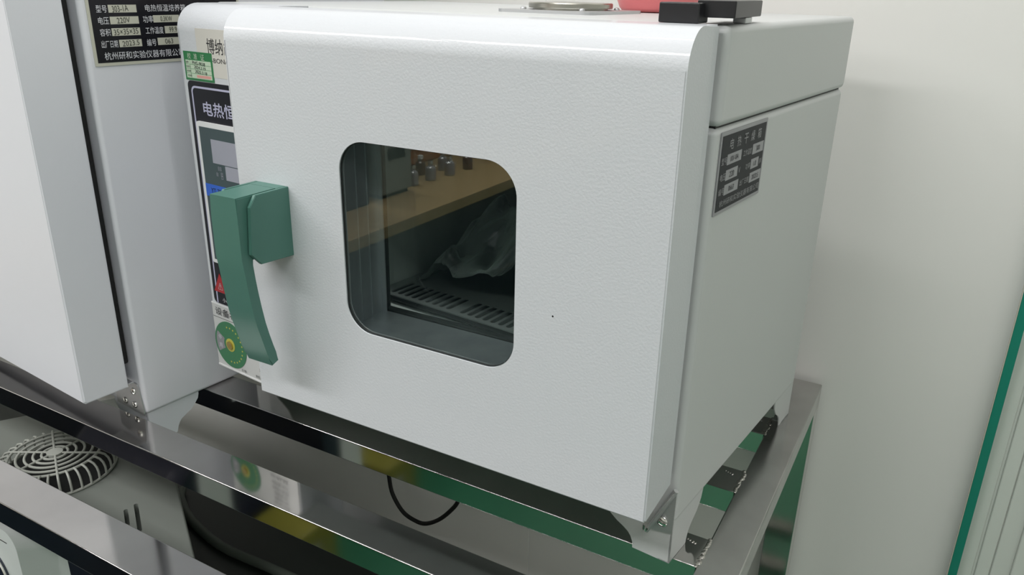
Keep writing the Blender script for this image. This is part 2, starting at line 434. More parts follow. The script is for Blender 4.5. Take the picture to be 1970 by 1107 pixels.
# chamber lining
bm = bmesh.new(); g0 = .0006; th_ = .0012
box(bm, cx0 + g0, cx0 + g0 + th_, .001, cd - .002, cz0 + g0, cz1 - g0); box(bm, cx1 - g0 - th_, cx1 - g0, .001, cd - .002, cz0 + g0, cz1 - g0)
box(bm, cx0 + g0, cx1 - g0, cd - .003, cd - .0015, cz0 + g0, cz1 - g0)
box(bm, cx0 + g0, cx1 - g0, .001, cd - .002, cz1 - g0 - th_, cz1 - g0); box(bm, cx0 + g0, cx1 - g0, .001, cd - .002, cz0 + g0, cz0 + g0 + th_)
obj('chamber_lining', bm, M['chamber'], inc, smooth=False)
# slotted tray
bm = bmesh.new(); box(bm, cx0 + .004, cx1 - .004, .006, cd - .01, cz0 + .012, cz0 + .0135)
cuts = []
cb = bmesh.new()
x = cx0 + .018; k = 0
while x < cx1 - .02:
    w_ = .0065
    for (ya, yb) in ((.012, .050),):
        prism(cb, rrect(x, x + w_, ya, yb, .003, 4), cz0 + .0, cz0 + .03, 'z')
    x += .0105 if (k % 9) != 8 else .02
    k += 1
tray = carve(bm, [cb])
M['tray'] = mat('dull_tray_steel', (0.30, 0.32, 0.31), 0.35, 0.6)
tr = obj('slotted_tray', tray, M['tray'], inc, smooth=False)
obj('slot_shade_sheet', nb(box, cx0 + .004, cx1 - .004, .006, cd - .01, cz0 + .0065, cz0 + .0075), M['dark'], inc)  # black sheet below the slots, stands in for the shade inside them
# door gasket round the opening
gk = nb(ringprism, rect(cx0 - .014, cx1 + .014, cz0 - .014, cz1 + .004), rect(cx0 - .002, cx1 + .002, cz0 - .002, cz1 - .002), -.0045, -.0004)
obj('door_gasket', gk, M['rubber'], inc)
# feet: folded sheet corners with an S-curved outline
def foot(parent, side_pts, front_pts, corner, sx, sy, m, name='foot'):
    """side_pts: (distance along depth, z); front_pts: (distance along width, z) from bottom outwards to the body's underside"""
    bm = bmesh.new(); T = .0015
    zc = side_pts[0][1]
    cxx, cyy = corner
    zt_ = side_pts[-1][1]
    pts = [(cyy, zc)] + [(cyy + sy * d, z) for d, z in side_pts] + [(cyy, zt_)]
    prism(bm, pts, cxx, cxx - sx * T, 'x')
    zt_ = front_pts[-1][1]
    pts = [(cxx, zc)] + [(cxx - sx * d, z) for d, z in front_pts] + [(cxx, zt_)]
    prism(bm, pts, cyy, cyy + sy * T, 'y')
    # return flange resting on the rack
    box(bm, min(cxx, cxx - sx * .012), max(cxx, cxx - sx * .012), min(cyy, cyy + sy * .03), max(cyy, cyy + sy * .03), zc, zc + .0012)
    return obj(name, bm, m, parent)
fside = [(.0390, 0.0), (.0405, .006), (.0431, .0125), (.050, .0195), (.0604, .0262), (.0665, .0330), (.0699, .0382), (.0735, zb + .004), (.0735, zb + .008)]
ffront = [(.0406, 0.0), (.0412, .0070), (.0438, .0130), (.047, .0170), (.0520, .0203), (.0600, .0245), (.068, .0305), (.080, zb + .003), (.080, zb + .008)]
for cx_, cy_, sx, sy in ((-.0012, .0010, 1, 1), (-BW + .0012, .0010, -1, 1), (-.0012, BD - .001, 1, -1), (-BW + .0012, BD - .001, -1, -1)):
    foot(inc, fside, ffront, (cx_, cy_), sx, sy, M['powder_fine'])

# control column beside the door: rounded top edge like the door's
def bull(y0, y1, z0, z1, r, n=10, rb=.003):
    pts = [(y1, z0), (y0 + rb, z0), (y0, z0 + rb)]
    for i in range(n + 1):
        a = PI - PI / 2 * i / n
        pts.append((y0 + r + r * math.cos(a), z1 - r + r * math.sin(a)))
    pts.append((y1, z1)); return pts
TD = .0687
bm = bmesh.new(); prism(bm, bull(-TD, -.0003, -.0376 - base, zt, .030), -.6215, -.477, 'x')
es = [e for e in bm.edges if abs(e.verts[0].co.x - e.verts[1].co.x) < 1e-6 and e.verts[0].co.x < -.6]
bmesh.ops.bevel(bm, geom=es, offset=.0022, segments=3, affect='EDGES')
col = obj('control_column', bm, M['powder'], inc, angle=50)
FP = ((0, -TD, -base), (1, 0, 0), (0, 0, 1))     # face of the column: u = x, v = height relative to the door's lower edge; normal faces the viewer
def part(name, fn, mats, parent=inc, smooth=False):
    bm = bmesh.new(); fn(bm); return obj(name, bm, mats, parent, smooth=smooth)
bl = part('brand_label', lambda b: slab(b, FP, -.5880, -.4775, .3345, .3860, 0, .0003), M['beige'])
lettering('brand_lettering', [('博纳', -.5545, .3680, .0165, 0, .0285), ('i', -.5368, .3660, .012, 0, .0012), ('-BONAK', -.5440, .3530, .0050, 0, .0370)], [M['ink_black']], bl, FP, .0005)
def stk(b):
    slab(b, FP, -.6150, -.5615, .3287, .3605, .0002, .0006, 0)
    slab(b, FP, -.6120, -.5645, .3312, .3510, .0006, .0008, 1)
    for z in (.3462, .3413, .3364): slab(b, FP, -.6120, -.5645, z, z + .0003, .0008, .0009, 0)
    slab(b, FP, -.5930, -.5665, .3322, .3352, .0008, .0009, 2)
    slab(b, FP, -.6035, -.6032, .3312, .3510, .0008, .0009, 0)
ca = part('calibration_sticker', stk, [M['sticker_green'], M['sticker_pale'], M['stamp']])
ca['label'] = 'green and pale calibration sticker with handwriting'
lettering('sticker_lettering', [('校', -.6035, .3556, .0066, 1), ('准', -.5915, .3554, .0066, 1), ('证', -.5785, .3550, .0066, 1), ('编号', -.6085, .3486, .0025, 0), ('PHG-9038', -.5870, .3480, .0038, 0, .024, -3),
    ('校准日', -.6075, .3438, .0024, 0), ('2024.3.19', -.5855, .3434, .0034, 0, .021, -4), ('有效期', -.6072, .3388, .0024, 0), ('2025.3.18', -.5840, .3384, .0034, 0, .022, -4), ('校准员', -.6060, .3338, .0024, 0)],
    [M['ink_black'], M['sticker_pale']], ca, FP, .0011)
def faceplate(b):
    slab(b, FP, -.6138, -.4772, .0530, .3280, 0, .0005, 0, .006)
fpn = part('control_panel', faceplate, [M['plate_black']])
def lines(b):
    w_ = .0022
    bm2 = bmesh.new(); prism(bm2, rrect(-.6075, -.40, .040, .3225, .007, 8), -TD - .0009, -TD - .0004, 'y')
    for v in bm2.verts: v.co.z += -base
    c2 = bmesh.new(); prism(c2, rrect(-.6075 + w_, -.38, .03, .3225 - w_, .0055, 8), -TD - .01, -TD + .01, 'y')
    for v in c2.verts: v.co.z += -base
    c3 = nb(box, -.4775, -.3, -.2, .1, -.2, .8); c4 = nb(box, -.8, -.3, -.2, .1, -.2, .0535 - base)
    return carve(bm2, [c2, c3, c4])
obj('border_line', lines(None), M['ink_lilac'], fpn, smooth=False)
def whitef(b):
    slab(b, FP, -.6020, -.4775, .1100, .2830, .0005, .0035, 0, .003)
    slab(b, FP, -.5970, -.4775, .1150, .2775, .0035, .0038, 1)
    slab(b, FP, -.5765, -.4800, .2372, .2648, .0038, .0042, 2)
    slab(b, FP, -.5541, -.4800, .2197, .2362, .0038, .0042, 2)
part('display_module', whitef, [M['panel_white'], M['panel_slate'], M['lcd']], fpn)
FQ = ((0, -TD - .0038, -base), (1, 0, 0), (0, 0, 1))
tp = part('blue_tape', lambda b: slab(b, FQ, -.5965, -.505, .1955, .2105, .0001, .0006), M['tape'], fpn)
lettering('panel_lettering', [('电热恒温培养箱', -.5185, .2985, .0165, 0, .1400, 0, .012)], [M['ink_lilac']], fpn, FP, .0007)
lettering('display_lettering', [('日日', -.5643, .2318, .0044, 0, .0062), ('日', -.5610, .2255, .0044, 0), ('日', -.5700, .2245, .0040, 0), ('口', -.5610, .2215, .0036, 0), ('YT-709', -.5745, .2035, .0060, 1, .0230)], [M['lcd'], M['ink_black']], fpn, FQ, .0008)
def tri(b):
    O, U, V = [Vector(q) for q in FP]; Nn = U.cross(V); pts = [(-.6105, .0690), (-.5965, .0945), (-.5825, .0690)]
    lo = [b.verts.new(O + U * a + V * c + Nn * .0006) for a, c in pts]; hi = [b.verts.new(O + U * a + V * c + Nn * .0010) for a, c in pts]
    b.faces.new(lo); b.faces.new(hi)
    for i in range(3): b.faces.new((lo[i], lo[(i + 1) % 3], hi[(i + 1) % 3], hi[i]))
part('warning_triangle', tri, M['red'], fpn)
lettering('warning_lettering', [('⚠', -.5965, .0775, .009, 0), ('小心烫', -.585, .060, .006, 0)], [M['ink_white']], fpn, FP, .0013)
# equipment status card with a turning disc
card = part('status_card', lambda b: slab(b, FP, -.6195, -.4790, -.0372, .0523, 0.0003, .0014), M['card'])
def cline(b):
    slab(b, FP, -.6190, -.4795, .0326, .0331, .0014, .0016, 0)
    slab(b, FP, -.6195, -.4790, .0505, .0523, .0014, .0020, 1); slab(b, FP, -.6195, -.4790, -.0372, -.0352, .0014, .0022, 1)
part('card_border', cline, [M['ink_black'], M['panel_white']], card)
def wheel(b):
    disc(b, FP, -.5885, -.001, .0318, .0014, .0020, 0)
    for i in range(14):
        a = math.radians(-95 + i * 15); disc(b, FP, -.5885 + .024 * math.cos(a), -.001 + .024 * math.sin(a), .0012, .0020, .0021, 1, 10)
    disc(b, FP, -.5885, -.001, .0285, .0020, .0022, 2, 12, (150, 210), .013)
    disc(b, FP, -.5885, -.001, .0090, .0020, .0024, 1, 32)
    disc(b, FP, -.5885, -.001, .0055, .0024, .0040, 3, 24)
wh = part('status_disc', wheel, [M['disc_green'], M['yellow'], M['plate_grey'], M['brass']], card)
lettering('card_title', [('设备状态', -.5830, .0425, .0105, 0, .058)], [M['ink_black']], card, FP, .0026)
lettering('disc_lettering', [('停', -.6085, .006, .0065, 0), ('用', -.6085, -.006, .0065, 0)], [M['ink_white']], card, FP, .0026)
lettering('card_lettering', [('合 格', -.5650, -.0300, .0040, 0), ('责任人', -.5350, -.0300, .0040, 0),
    ('设备名称: 培养箱', -.5150, .0230, .0042, 0), ('设备编号: 0663', -.5150, .0150, .0042, 0), ('规格型号: 303', -.5150, .0070, .0042, 0), ('使用部门: 检验室', -.5150, -.0010, .0042, 0), ('启用日期: 2023.5', -.5150, -.0090, .0042, 0), ('运行 停用 维修', -.5150, -.0190, .0050, 0)], [M['ink_black']], card, FP, .0026)

# side nameplate
FS = ((0, 0, -base), (0, 1, 0), (0, 0, 1))
def npl(b):
    slab(b, FS, .0072, .1168, .2590, .3292, .0003, .0010, 0, .001)
    slab(b, FS, .0105, .1138, .2620, .3258, .0010, .0012, 1)
    for a, c, z0, z1 in ((.0248, .0572, .3000, .3090), (.0250, .0520, .2866, .2956), (.0252, .0572, .2740, .2830), (.0845, .1118, .3000, .3092), (.0842, .1035, .2868, .2958), (.0850, .1128, .2742, .2832)):
        slab(b, FS, a, c, z0, z1, .0012, .0013, 0)
pl = part('side_nameplate', npl, [M['plate_grey'], M['side_black']])
pl['label'] = 'dark grey rating plate on the right side'
lettering('plate_lettering', [('电', .0313, .3174, .0090, 0), ('热', .0478, .3174, .0090, 0), ('干', .0642, .3174, .0090, 0), ('燥', .0806, .3176, .0090, 0), ('箱', .0971, .3178, .0090, 0),
    ('型号', .0180, .3045, .0060, 0), ('电压', .0185, .2910, .0060, 0), ('编号', .0185, .2785, .0060, 0), ('工作温度', .0715, .3045, .0055, 0, .020), ('功率', .0765, .2912, .0055, 0), ('出厂日期', .0715, .2785, .0055, 0, .022),
    ('杭州研和实验仪器有限公司', .0645, .2678, .0058, 0, .094), ('V', .0560, .291, .005, 0), ('KW', .1080, .291, .005, 0, .006),
    ('101-0A', .0410, .3045, .0045, 1, .018), ('220', .0385, .2910, .0050, 1), ('0663', .0410, .2785, .0045, 1), ('300', .098, .3045, .0045, 1), ('1.0', .094, .291, .0045, 1), ('2023.5', .099, .2785, .0045, 1)],
    [M['plate_grey'], M['side_black']], pl, FS, .0015)

# hinge bracket at the lower corner
hb = bmesh.new()
tri_pts = [(.0002, -.0085), (-.0245, -.0600), (-.0215, -.0622), (-.0030, -.0588), (-.0004, -.0560)]
prism(hb, [(a, z - base) for a, z in tri_pts], -.0018, -.0002, 'y')
A_ = Vector((.0002, -.002, -.0085 - base)); B_ = Vector((-.0245, -.002, -.0600 - base))
tube(hb, [A_ + Vector((0, -.002, .002)), A_ * .5 + B_ * .5 + Vector((0, -.0045, 0)), B_ + Vector((0, -.006, -.001))], .0026, 10)
q = [A_, B_, B_ + Vector((0, -.014, .002)), A_ + Vector((0, -.010, .002))]
nq = Vector((.0010, 0, .0008))
va = [hb.verts.new(p) for p in q]; vb = [hb.verts.new(p - nq) for p in q]
hb.faces.new(va); hb.faces.new(vb[::-1])
for i in range(4): hb.faces.new((va[i], vb[i], vb[(i + 1) % 4], va[(i + 1) % 4]))
hinge = obj('hinge_bracket', hb, M['zinc'], inc)
screw(hinge, (-.0115, -.0019, -.0478 - base), (0, -1, 0), .0060)
bm = bmesh.new(); lathe(bm, [(0, -.0035), (.0024, -.003), (.0030, -.0015), (.0030, .004), (0, .004)], seg=16)
obj('hinge_pin', bm, M['chrome'], hinge, (-.0245, -.0100, -.0560 - base))

# vent on the top cover
bm = bmesh.new(); vx, vy = -.222, .128
prism(bm, rrect(vx - .056, vx + .056, vy - .056, vy + .056, .010, 6), zt, zt + .0030, 'z')
vp = obj('vent_plate', bm, M['zinc'], inc)
bm = bmesh.new(); lathe(bm, [(0, zt + .0030), (.0385, zt + .0030), (.0385, zt + .0042), (.0428, zt + .0044), (.0434, zt + .0052), (.0434, zt + .0088), (.0424, zt + .0098), (.024, zt + .0102), (.020, zt + .0096), (0, zt + .0096)], (vx, vy), 64)
obj('vent_cap', bm, M['nickel'], vp)
for a in (45, 135, 225, 315):
    screw(vp, (vx + .047 * 1.05 * math.cos(math.radians(a)), vy + .047 * 1.05 * math.sin(math.radians(a)), zt + .0030), (0, 0, 1), .0030, 'zinc')

# door (parallel to the rack, standing slightly ajar from the turned body)
inv = (Matrix.Translation((OX, OY, base + .0003)) @ Matrix.Rotation(-TH, 4, 'Z')).inverted()
DW, DH = 0.46, 0.4125
X1, X2, Z1, Z2 = .1358, .3262, .1111, .3020
bm = bmesh.new(); prism(bm, bull(0, TD, 0, DH, .030, 14), 0, DW, 'x')
es = [e for e in bm.edges if abs(e.verts[0].co.x - e.verts[1].co.x) < 1e-6 and abs(e.verts[0].co.y - TD) + abs(e.verts[1].co.y - TD) > 1e-4]
bmesh.ops.bevel(bm, geom=es, offset=.0016, segments=3, affect='EDGES')
c1 = nb(prism, rrect(X1, X2, Z1, Z2, .030, 14), -.02, .0100, 'y')
c2 = nb(box, X1 - .0025, X2 + .0025, .0012, .2, Z1 - .0015, Z2 + .0015)
dbm = carve(bm, [c1, c2])
door = obj('door', dbm, M['powder'], inc, angle=40)
door.matrix_local = inv
door['label'] = 'white textured door with rounded top edge and window'
# little pock mark in the paint
part('paint_chip', lambda b: disc(b, ((0, 0, 0), (1, 0, 0), (0, 0, 1)), .3635, .1760, .0009, -.0001, .0001, 0, 8), M['dark'], door)
# bright lip round the opening
lip = nb(ringprism, rrect(X1 + .0004, X2 - .0004, Z1 + .0004, Z2 - .0004, .0297, 14), rrect(X1 + .0008, X2 - .0008, Z1 + .0008, Z2 - .0008, .0293, 14), .0020, .0032)
obj('window_gasket', lip, M['rubber'], door)
# steel sleeve
bm = bmesh.new(); s0 = .0008
xa, xb, za, zc_ = X1 - .0024, X2 + .0024, Z1 - .0014, Z2 + .0014
box(bm, xa, xa + s0, .0045, .0585, za, zc_); box(bm, xb - s0, xb, .0045, .0585, za, zc_)
box(bm, xa, xb, .0045, .0585, za, za + s0); box(bm, xa, xb, .0045, .0585, zc_ - s0, zc_)
for yy in (.0245, .0400):                                  # folded ribs in the side wall
    box(bm, xa, xa + .0016, yy, yy + .0012, za, zc_)
box(bm, xa, xa + .006, .0570, .0585, za, zc_)
obj('window_sleeve', bm, M['sleeve'], door, smooth=False)
obj('window_pane', nb(box, xa + .0002, xb - .0002, .0034, .0036, za, zc_), M['pane'], door, smooth=False)
obj('inner_pane', nb(box, xa + .002, xb - .0002, .0592, .0594, za, zc_), M['pane_in'], door, smooth=False)
obj('inner_pane_seal', nb(ringprism, rect(xa, xb, za, zc_), rect(xa + .0035, xb - .003, za + .003, zc_ - .003), .0597, .0675), M['rubber'], door, smooth=False)

# handle: a fork block on the door with a curved lever
bm = bmesh.new()
side = [(.0005, .2480), (-.0425, .2480), (-.0505, .2375), (-.0545, .1920), (-.0428, .1795), (.0005, .1768)]
prism(bm, side, .0650, .0690, 'x'); prism(bm, side, .0240, .0280, 'x')
prism(bm, [(.0005, .2480), (-.0120, .2480), (-.0160, .1800), (.0005, .1768)], .0279, .0651, 'x')
es = [e for e in bm.edges if abs(e.verts[0].co.x - e.verts[1].co.x) < 1e-6]
bmesh.ops.bevel(bm, geom=es, offset=.0005, segments=2, affect='EDGES')
hblk = obj('handle_block', bm, M['handle'], door, angle=25)
# lever outline in the y-z plane
fr = [(.2480, -.0618), (.2257, -.0622), (.1870, -.0622), (.1740, -.0604), (.1580, -.0588), (.1440, -.0570), (.1280, -.0548), (.1140, -.0518), (.1000, -.0480), (.0885, -.0450), (.0760, -.0412), (.0660, -.0372)]
bk = [(.0690, -.0283), (.0800, -.0312), (.0890, -.0340), (.1020, -.0376), (.1158, -.0409), (.1320, -.0437), (.1490, -.0462), (.1640, -.0480), (.1794, -.0494), (.1860, -.0500)]
xl, xr = .0285, .0640
bm = bmesh.new()
outline = [(y, z) for z, y in fr] + [(y, z) for z, y in bk] + [(-.0170, .1860), (-.0125, .1900), (-.0125, .2480)]
prism(bm, outline, xl, xr, 'x')
es = [e for e in bm.edges if abs(e.verts[0].co.x - e.verts[1].co.x) < 1e-6]
bmesh.ops.bevel(bm, geom=es, offset=.0010, segments=2, affect='EDGES')
obj('handle_lever', bm, M['handle'], door, angle=25)

# ---------------------------------------------------------------- things on the right incubator
Rb = Matrix.Translation((OX, OY, 0)) @ Matrix.Rotation(-TH, 4, 'Z')
def bp(x, y): v = Rb @ Vector((x, y, 0)); return v.x, v.y
px_, py_ = bp(-.182, .250)
bm = bmesh.new()
lathe(bm, [(0.0, 0.0), (0.0364, 0.0), (0.0406, 0.0014), (0.0434, 0.0046), (0.0462, 0.0115), (0.0511, 0.0287), (0.0567, 0.0517), (0.0595, 0.0598), (0.0616, 0.0609), (0.0605, 0.0638), (0.0581, 0.063), (0.0546, 0.0517), (0.049, 0.0287), (0.0437, 0.0115), (0.0392, 0.004), (0.0, 0.0034)], seg=64)
bowl = obj('plastic_bowl', bm, M['pink'], None, (px_, py_, .4117 + ZO + .0006)); tag(bowl, 'small pink plastic bowl on top of the incubator beside the round vent', 'bowl')
# black block resting on a grey foot
blk = thing('plastic_block', 'black plastic block with grey metal foot on the right end of the incubator', 'block', (.430, .0600, .4127), 0)
bm = bmesh.new(); box(bm, -.0160, .0160, .0, .024, 0.0, .0148, .0011, 3); obj('front_cap', bm, M['black'], blk)
bm = bmesh.new(); box(bm, .0100, .0400, .0125, .095, .0042, .0168, .0009, 2); obj('block_body', bm, M['black'], blk)
bm = bmesh.new(); box(bm, .0280, .0385, .052, .072, -.0006, .0041, .0009, 2); obj('metal_foot', bm, M['zinc'], blk)

# ---------------------------------------------------------------- left-hand incubator
TL = .094; LX0, LY0 = -.2165, -.002
lw, ld_, lh = .66, .475, .66
left = thing('incubator', 'tall white incubator with a black side rating plate, at the left edge', 'laboratory incubator', (LX0, LY0, ZR + .0004), -TL)
bm = bmesh.new(); box(bm, -lw, 0, 0, ld_, 0, lh, .0055, 4)
obj('body', bm, M['left_powder'], left)
bm = bmesh.new(); prism(bm, bull(-.0735, -.0160, .0480, lh - .01, .030), -.52, .0, 'x')
es = [e for e in bm.edges if abs(e.verts[0].co.x - e.verts[1].co.x) < 1e-6 and e.verts[0].co.x > -.01]
bmesh.ops.bevel(bm, geom=es, offset=.0020, segments=3, affect='EDGES')
obj('door', bm, M['left_powder'], left, angle=40)
bm = bmesh.new(); prism(bm, bull(-.0735, -.0004, .010, lh - .01, .030), -lw + .01, -.525, 'x')
obj('control_column', bm, M['left_powder'], left, angle=40)
obj('door_gasket', nb(box, -.50, -.020, -.0155, -.0002, .07, lh - .03, .003, 2), M['rubber'], left)
lside = [(.0384, -.0450), (.0409, -.0370), (.0440, -.0315), (.0472, -.0283), (.0545, -.0245), (.0627, -.0209), (.0700, -.0140), (.0746, -.0087), (.0765, -.0025), (.0765, .004)]
for cx_, cy_, sx, sy in ((-.0030, .0022, 1, 1), (-lw + .003, .0022, -1, 1)):
    foot(left, lside, lside, (cx_, cy_), sx, sy, M['left_powder'])
bm = bmesh.new()
pts = [(-.0640, .0005), (-.0020, .0005), (-.0008, .0050), (-.0060, .0380), (-.0085, .0430), (-.0130, .0440), (-.0640, .0330)]
prism(bm, pts, -.0020, -.0003, 'y')
box(bm, -.064, -.014, -.050, -.002, .0440, .0458, .0004, 1)
hp = obj('hinge_plate', bm, M['zinc'], left)
for a, z in ((-.0180, .0310), (-.0200, .0105), (-.0420, .0100)): screw(hp, (a, -.0021, z), (0, -1, 0), .0048)
# rating plate
FL_ = ((0, 0, -ZR), (0, 1, 0), (0, 0, 1))
def npl2(b):
    slab(b, FL_, .0080, .2050, .3435, .4480, .0003, .0010, 0, .001)
    slab(b, FL_, .0115, .2015, .3470, .4445, .0010, .0012, 1)
    for a, c, z0, z1 in ((.0322, .0655, .4000, .4082), (.0324, .0664, .3877, .3958), (.0324, .0664, .3753, .3835), (.0392, .0664, .3629, .3709), (.0845, .118, .3885, .3965), (.0975, .131, .3760, .3842), (.0865, .120, .3632, .3714)):
        slab(b, FL_, a, c, z0, z1, .0012, .0013, 0)
pl2 = part('side_nameplate', npl2, [M['cream'], M['plate_black']], left); pl2['label'] = 'black rating plate with a cream border'
h_ = .0078
lettering('plate_lettering', [('型号', .0243, .4041, h_, 0, .0122), ('电压', .0248, .3917, h_, 0, .0122), ('容积', .0248, .3793, h_, 0, .0122), ('出厂日期', .0278, .3668, h_, 0, .0190),
    ('电热恒温培养箱', .1020, .4045, h_, 0, .0520), ('功率', .0779, .3923, h_, 0, .0125), ('工作温度', .0842, .3799, h_, 0, .0225), ('编号', .0784, .3665, h_, 0, .0118),
    ('杭州研和实验仪器有限公司', .0690, .3540, .0084, 0, .0985),
    ('303-1A', .0460, .4042, .0068, 1, .0190, 4), ('220V', .0480, .3918, .0060, 1, .0155, 3), ('35×35×35', .0492, .3795, .0062, 1, .0290, 2), ('2023.5', .0530, .3670, .0058, 1, .0205, 3), ('0.3KW', .1010, .3925, .0056, 1, .0150), ('99.9', .1080, .3802, .0060, 1, .010), ('063', .1010, .3672, .0058, 1, .0105)],
    [M['ink_white'], M['pen']], pl2, FL_, .0015)

# ---------------------------------------------------------------- power cord hanging behind the slats
pts = [(-.2355, -.420), (-.2330, -.455), (-.2300, -.4855), (-.2227, -.5262), (-.1979, -.5608), (-.1660, -.5710), (-.1404, -.5672), (-.1087, -.5447), (-.0803, -.5117), (-.0633, -.4825), (-.056, -.440), (-.052, -.400)]
dn = []
for i in range(len(pts) - 1):
    p0 = pts[max(i - 1, 0)]; p1 = pts[i]; p2 = pts[i + 1]; p3 = pts[min(i + 2, len(pts) - 1)]
    for k in range(6):
        s = k / 6
        f = lambda a, b, c, d: .5 * (2 * b + (c - a) * s + (2 * a - 5 * b + 4 * c - d) * s * s + (3 * b - a - 3 * c + d) * s ** 3)
        dn.append((f(p0[0], p1[0], p2[0], p3[0]), f(p0[1], p1[1], p2[1], p3[1])))
dn.append(pts[-1])
top = [(-.052 + .002 * i, -.40 + .035 * i) for i in range(1, 9)]
topl = [(-.2355 - .0005 * i, -.42 + .035 * i) for i in range(8, 0, -1)]
bm = bmesh.new(); tube(bm, [(x, .5, z) for x, z in topl + dn + top], .0042, 12)
cord = obj('power_cord', bm, M['rubber'], None, (0, 0, ZO)); tag(cord, 'black power cord hanging in a loop below the rack against the wall', 'cord')

# ---------------------------------------------------------------- grey cabinet with a fan guard, on the lower shelf
cab = thing('fan_cabinet', 'grey cabinet with a round wire fan guard on top, on the lower shelf at left', 'cabinet', (-.486, .211, -.70), math.radians(-32))
ct = -.435 + .70
u1 = .206
bm = bmesh.new(); box(bm, -.42, u1, -.325, 0, 0.012, ct, .004, 3)
cb = bmesh.new()
def loc_uv(x, y):
    v = Matrix.Rotation(math.radians(32), 2) @ Vector((x + .486, y - .211)); return v.x, v.y
for (xa_, ya_, xb_, yb_) in ((-.5048, .1158, -.4727, .0986), (-.5035, .1354, -.4423, .0992)):
    ua, va_ = loc_uv(xa_, ya_); ub, vb_ = loc_uv(xb_, yb_)
    vm = (va_ + vb_) / 2; prism(cb, rrect(ua - .01, ub + .004, vm - .0035, vm + .0035, .003, 4), ct - .02, ct + .02, 'z')
cbm = carve(bm, [cb]); obj('cabinet_body', cbm, M['fanbox'], cab)
for a, b in ((-.40, -.31), (-.40, -.02), (u1 - .02, -.31), (u1 - .02, -.02)):
    bm = bmesh.new(); lathe(bm, [(0, 0), (.012, 0), (.010, .012), (0, .012)], (a, b), 20); obj('rubber_foot', bm, M['rubber'], cab)
gu, gv = loc_uv(-.728, .1355)
gR, gH = .100, .036
gd = bmesh.new()
lathe(gd, [(0, ct + .0004), (gR * .96, ct + .0004), (gR * .96, ct + .0012), (0, ct + .0012)], (gu, gv), 48)
gbase = obj('fan_opening', gd, M['dark'], cab)
bm = bmesh.new(); wr = .0024
for rr in (.22, .36, .50, .64, .78):
    tube(bm, [(gu + gR * rr * math.cos(a * 2 * PI / 48), gv + gR * rr * math.sin(a * 2 * PI / 48), ct + gH) for a in range(48)], wr, 8, True)
tube(bm, [(gu + gR * math.cos(a * 2 * PI / 64), gv + gR * math.sin(a * 2 * PI / 64), ct + .003) for a in range(64)], wr, 8, True)
for k in range(36):
    a = 2 * PI * k / 36 + .05; c, s = math.cos(a), math.sin(a)
    r0 = .0 if k % 6 == 0 else .78
    P = [(r0 * gR, gH + .001)] if r0 else [(0.01, gH + .001), (.4 * gR, gH + .001)]
    P += [(.84 * gR, gH + .001), (.92 * gR, gH - .002), (.975 * gR, gH - .009), (gR, gH * .5), (gR, .002)]
    tube(bm, [(gu + r * c, gv + r * s, ct + z) for r, z in P], wr * .9, 8)
guard = obj('fan_guard', bm, M['guard'], cab)
bm = bmesh.new(); lathe(bm, [(0, ct + gH - .002), (.014, ct + gH - .002), (.014, ct + gH + .003), (0, ct + gH + .003)], (gu, gv), 24)
obj('guard_hub', bm, M['guard'], guard)

# ---------------------------------------------------------------- ivory appliance with a dark round dial
ax1 = -.1880
ap = thing('dial_appliance', 'ivory plastic appliance with a dark round dial, under the front slat at lower left', 'appliance', (ax1, -.2, -.70), 0)
at = -.140 + .70
bm = bmesh.new(); prism(bm, rrect(-.235, 0, 0, at, .022, 10), 0, .050, 'y')
for v in bm.verts:
    if v.co.y > .04 and v.co.z > at * .5: v.co.z -= .026
es = [e for e in bm.edges if abs(e.verts[0].co.y) < 1e-6 and abs(e.verts[1].co.y) < 1e-6]
bmesh.ops.bevel(bm, geom=es, offset=.0035, segments=3, affect='EDGES')
obj('housing', bm, M['ivory'], ap, angle=40)
bm = bmesh.new(); prism(bm, rrect(-.232, -.003, .002, at - .030, .022, 10), .0502, .088, 'y')
for v in bm.verts:
    if v.co.y > .08 and v.co.z > at * .5: v.co.z -= .03
obj('added_dark_back', bm, M['navy'], ap, angle=40)  # unseen back, added dark so the slat behind mirrors no ivory
FA = ((0, 0, 0), (1, 0, 0), (0, 0, 1))
dcx, dcz, dr = -.0720, at - .0760, .0420
dl = part('dial', lambda b: disc(b, FA, dcx, dcz, dr, .0, .004, 0, 64), M['dial'], ap)
bm = bmesh.new(); tube(bm, [(dcx + dr * math.cos(a * 2 * PI / 64), -.004, dcz + dr * math.sin(a * 2 * PI / 64)) for a in range(64)], .0016, 8, True)
obj('dial_ring', bm, M['chrome'], dl)
part('dial_knob', lambda b: disc(b, FA, dcx, dcz, .014, .004, .012, 0, 32), M['black'], dl)
part('front_groove', lambda b: slab(b, FA, -.080, -.018, at - .0180, at - .0168, .0, .0002), M['rubber'], ap)

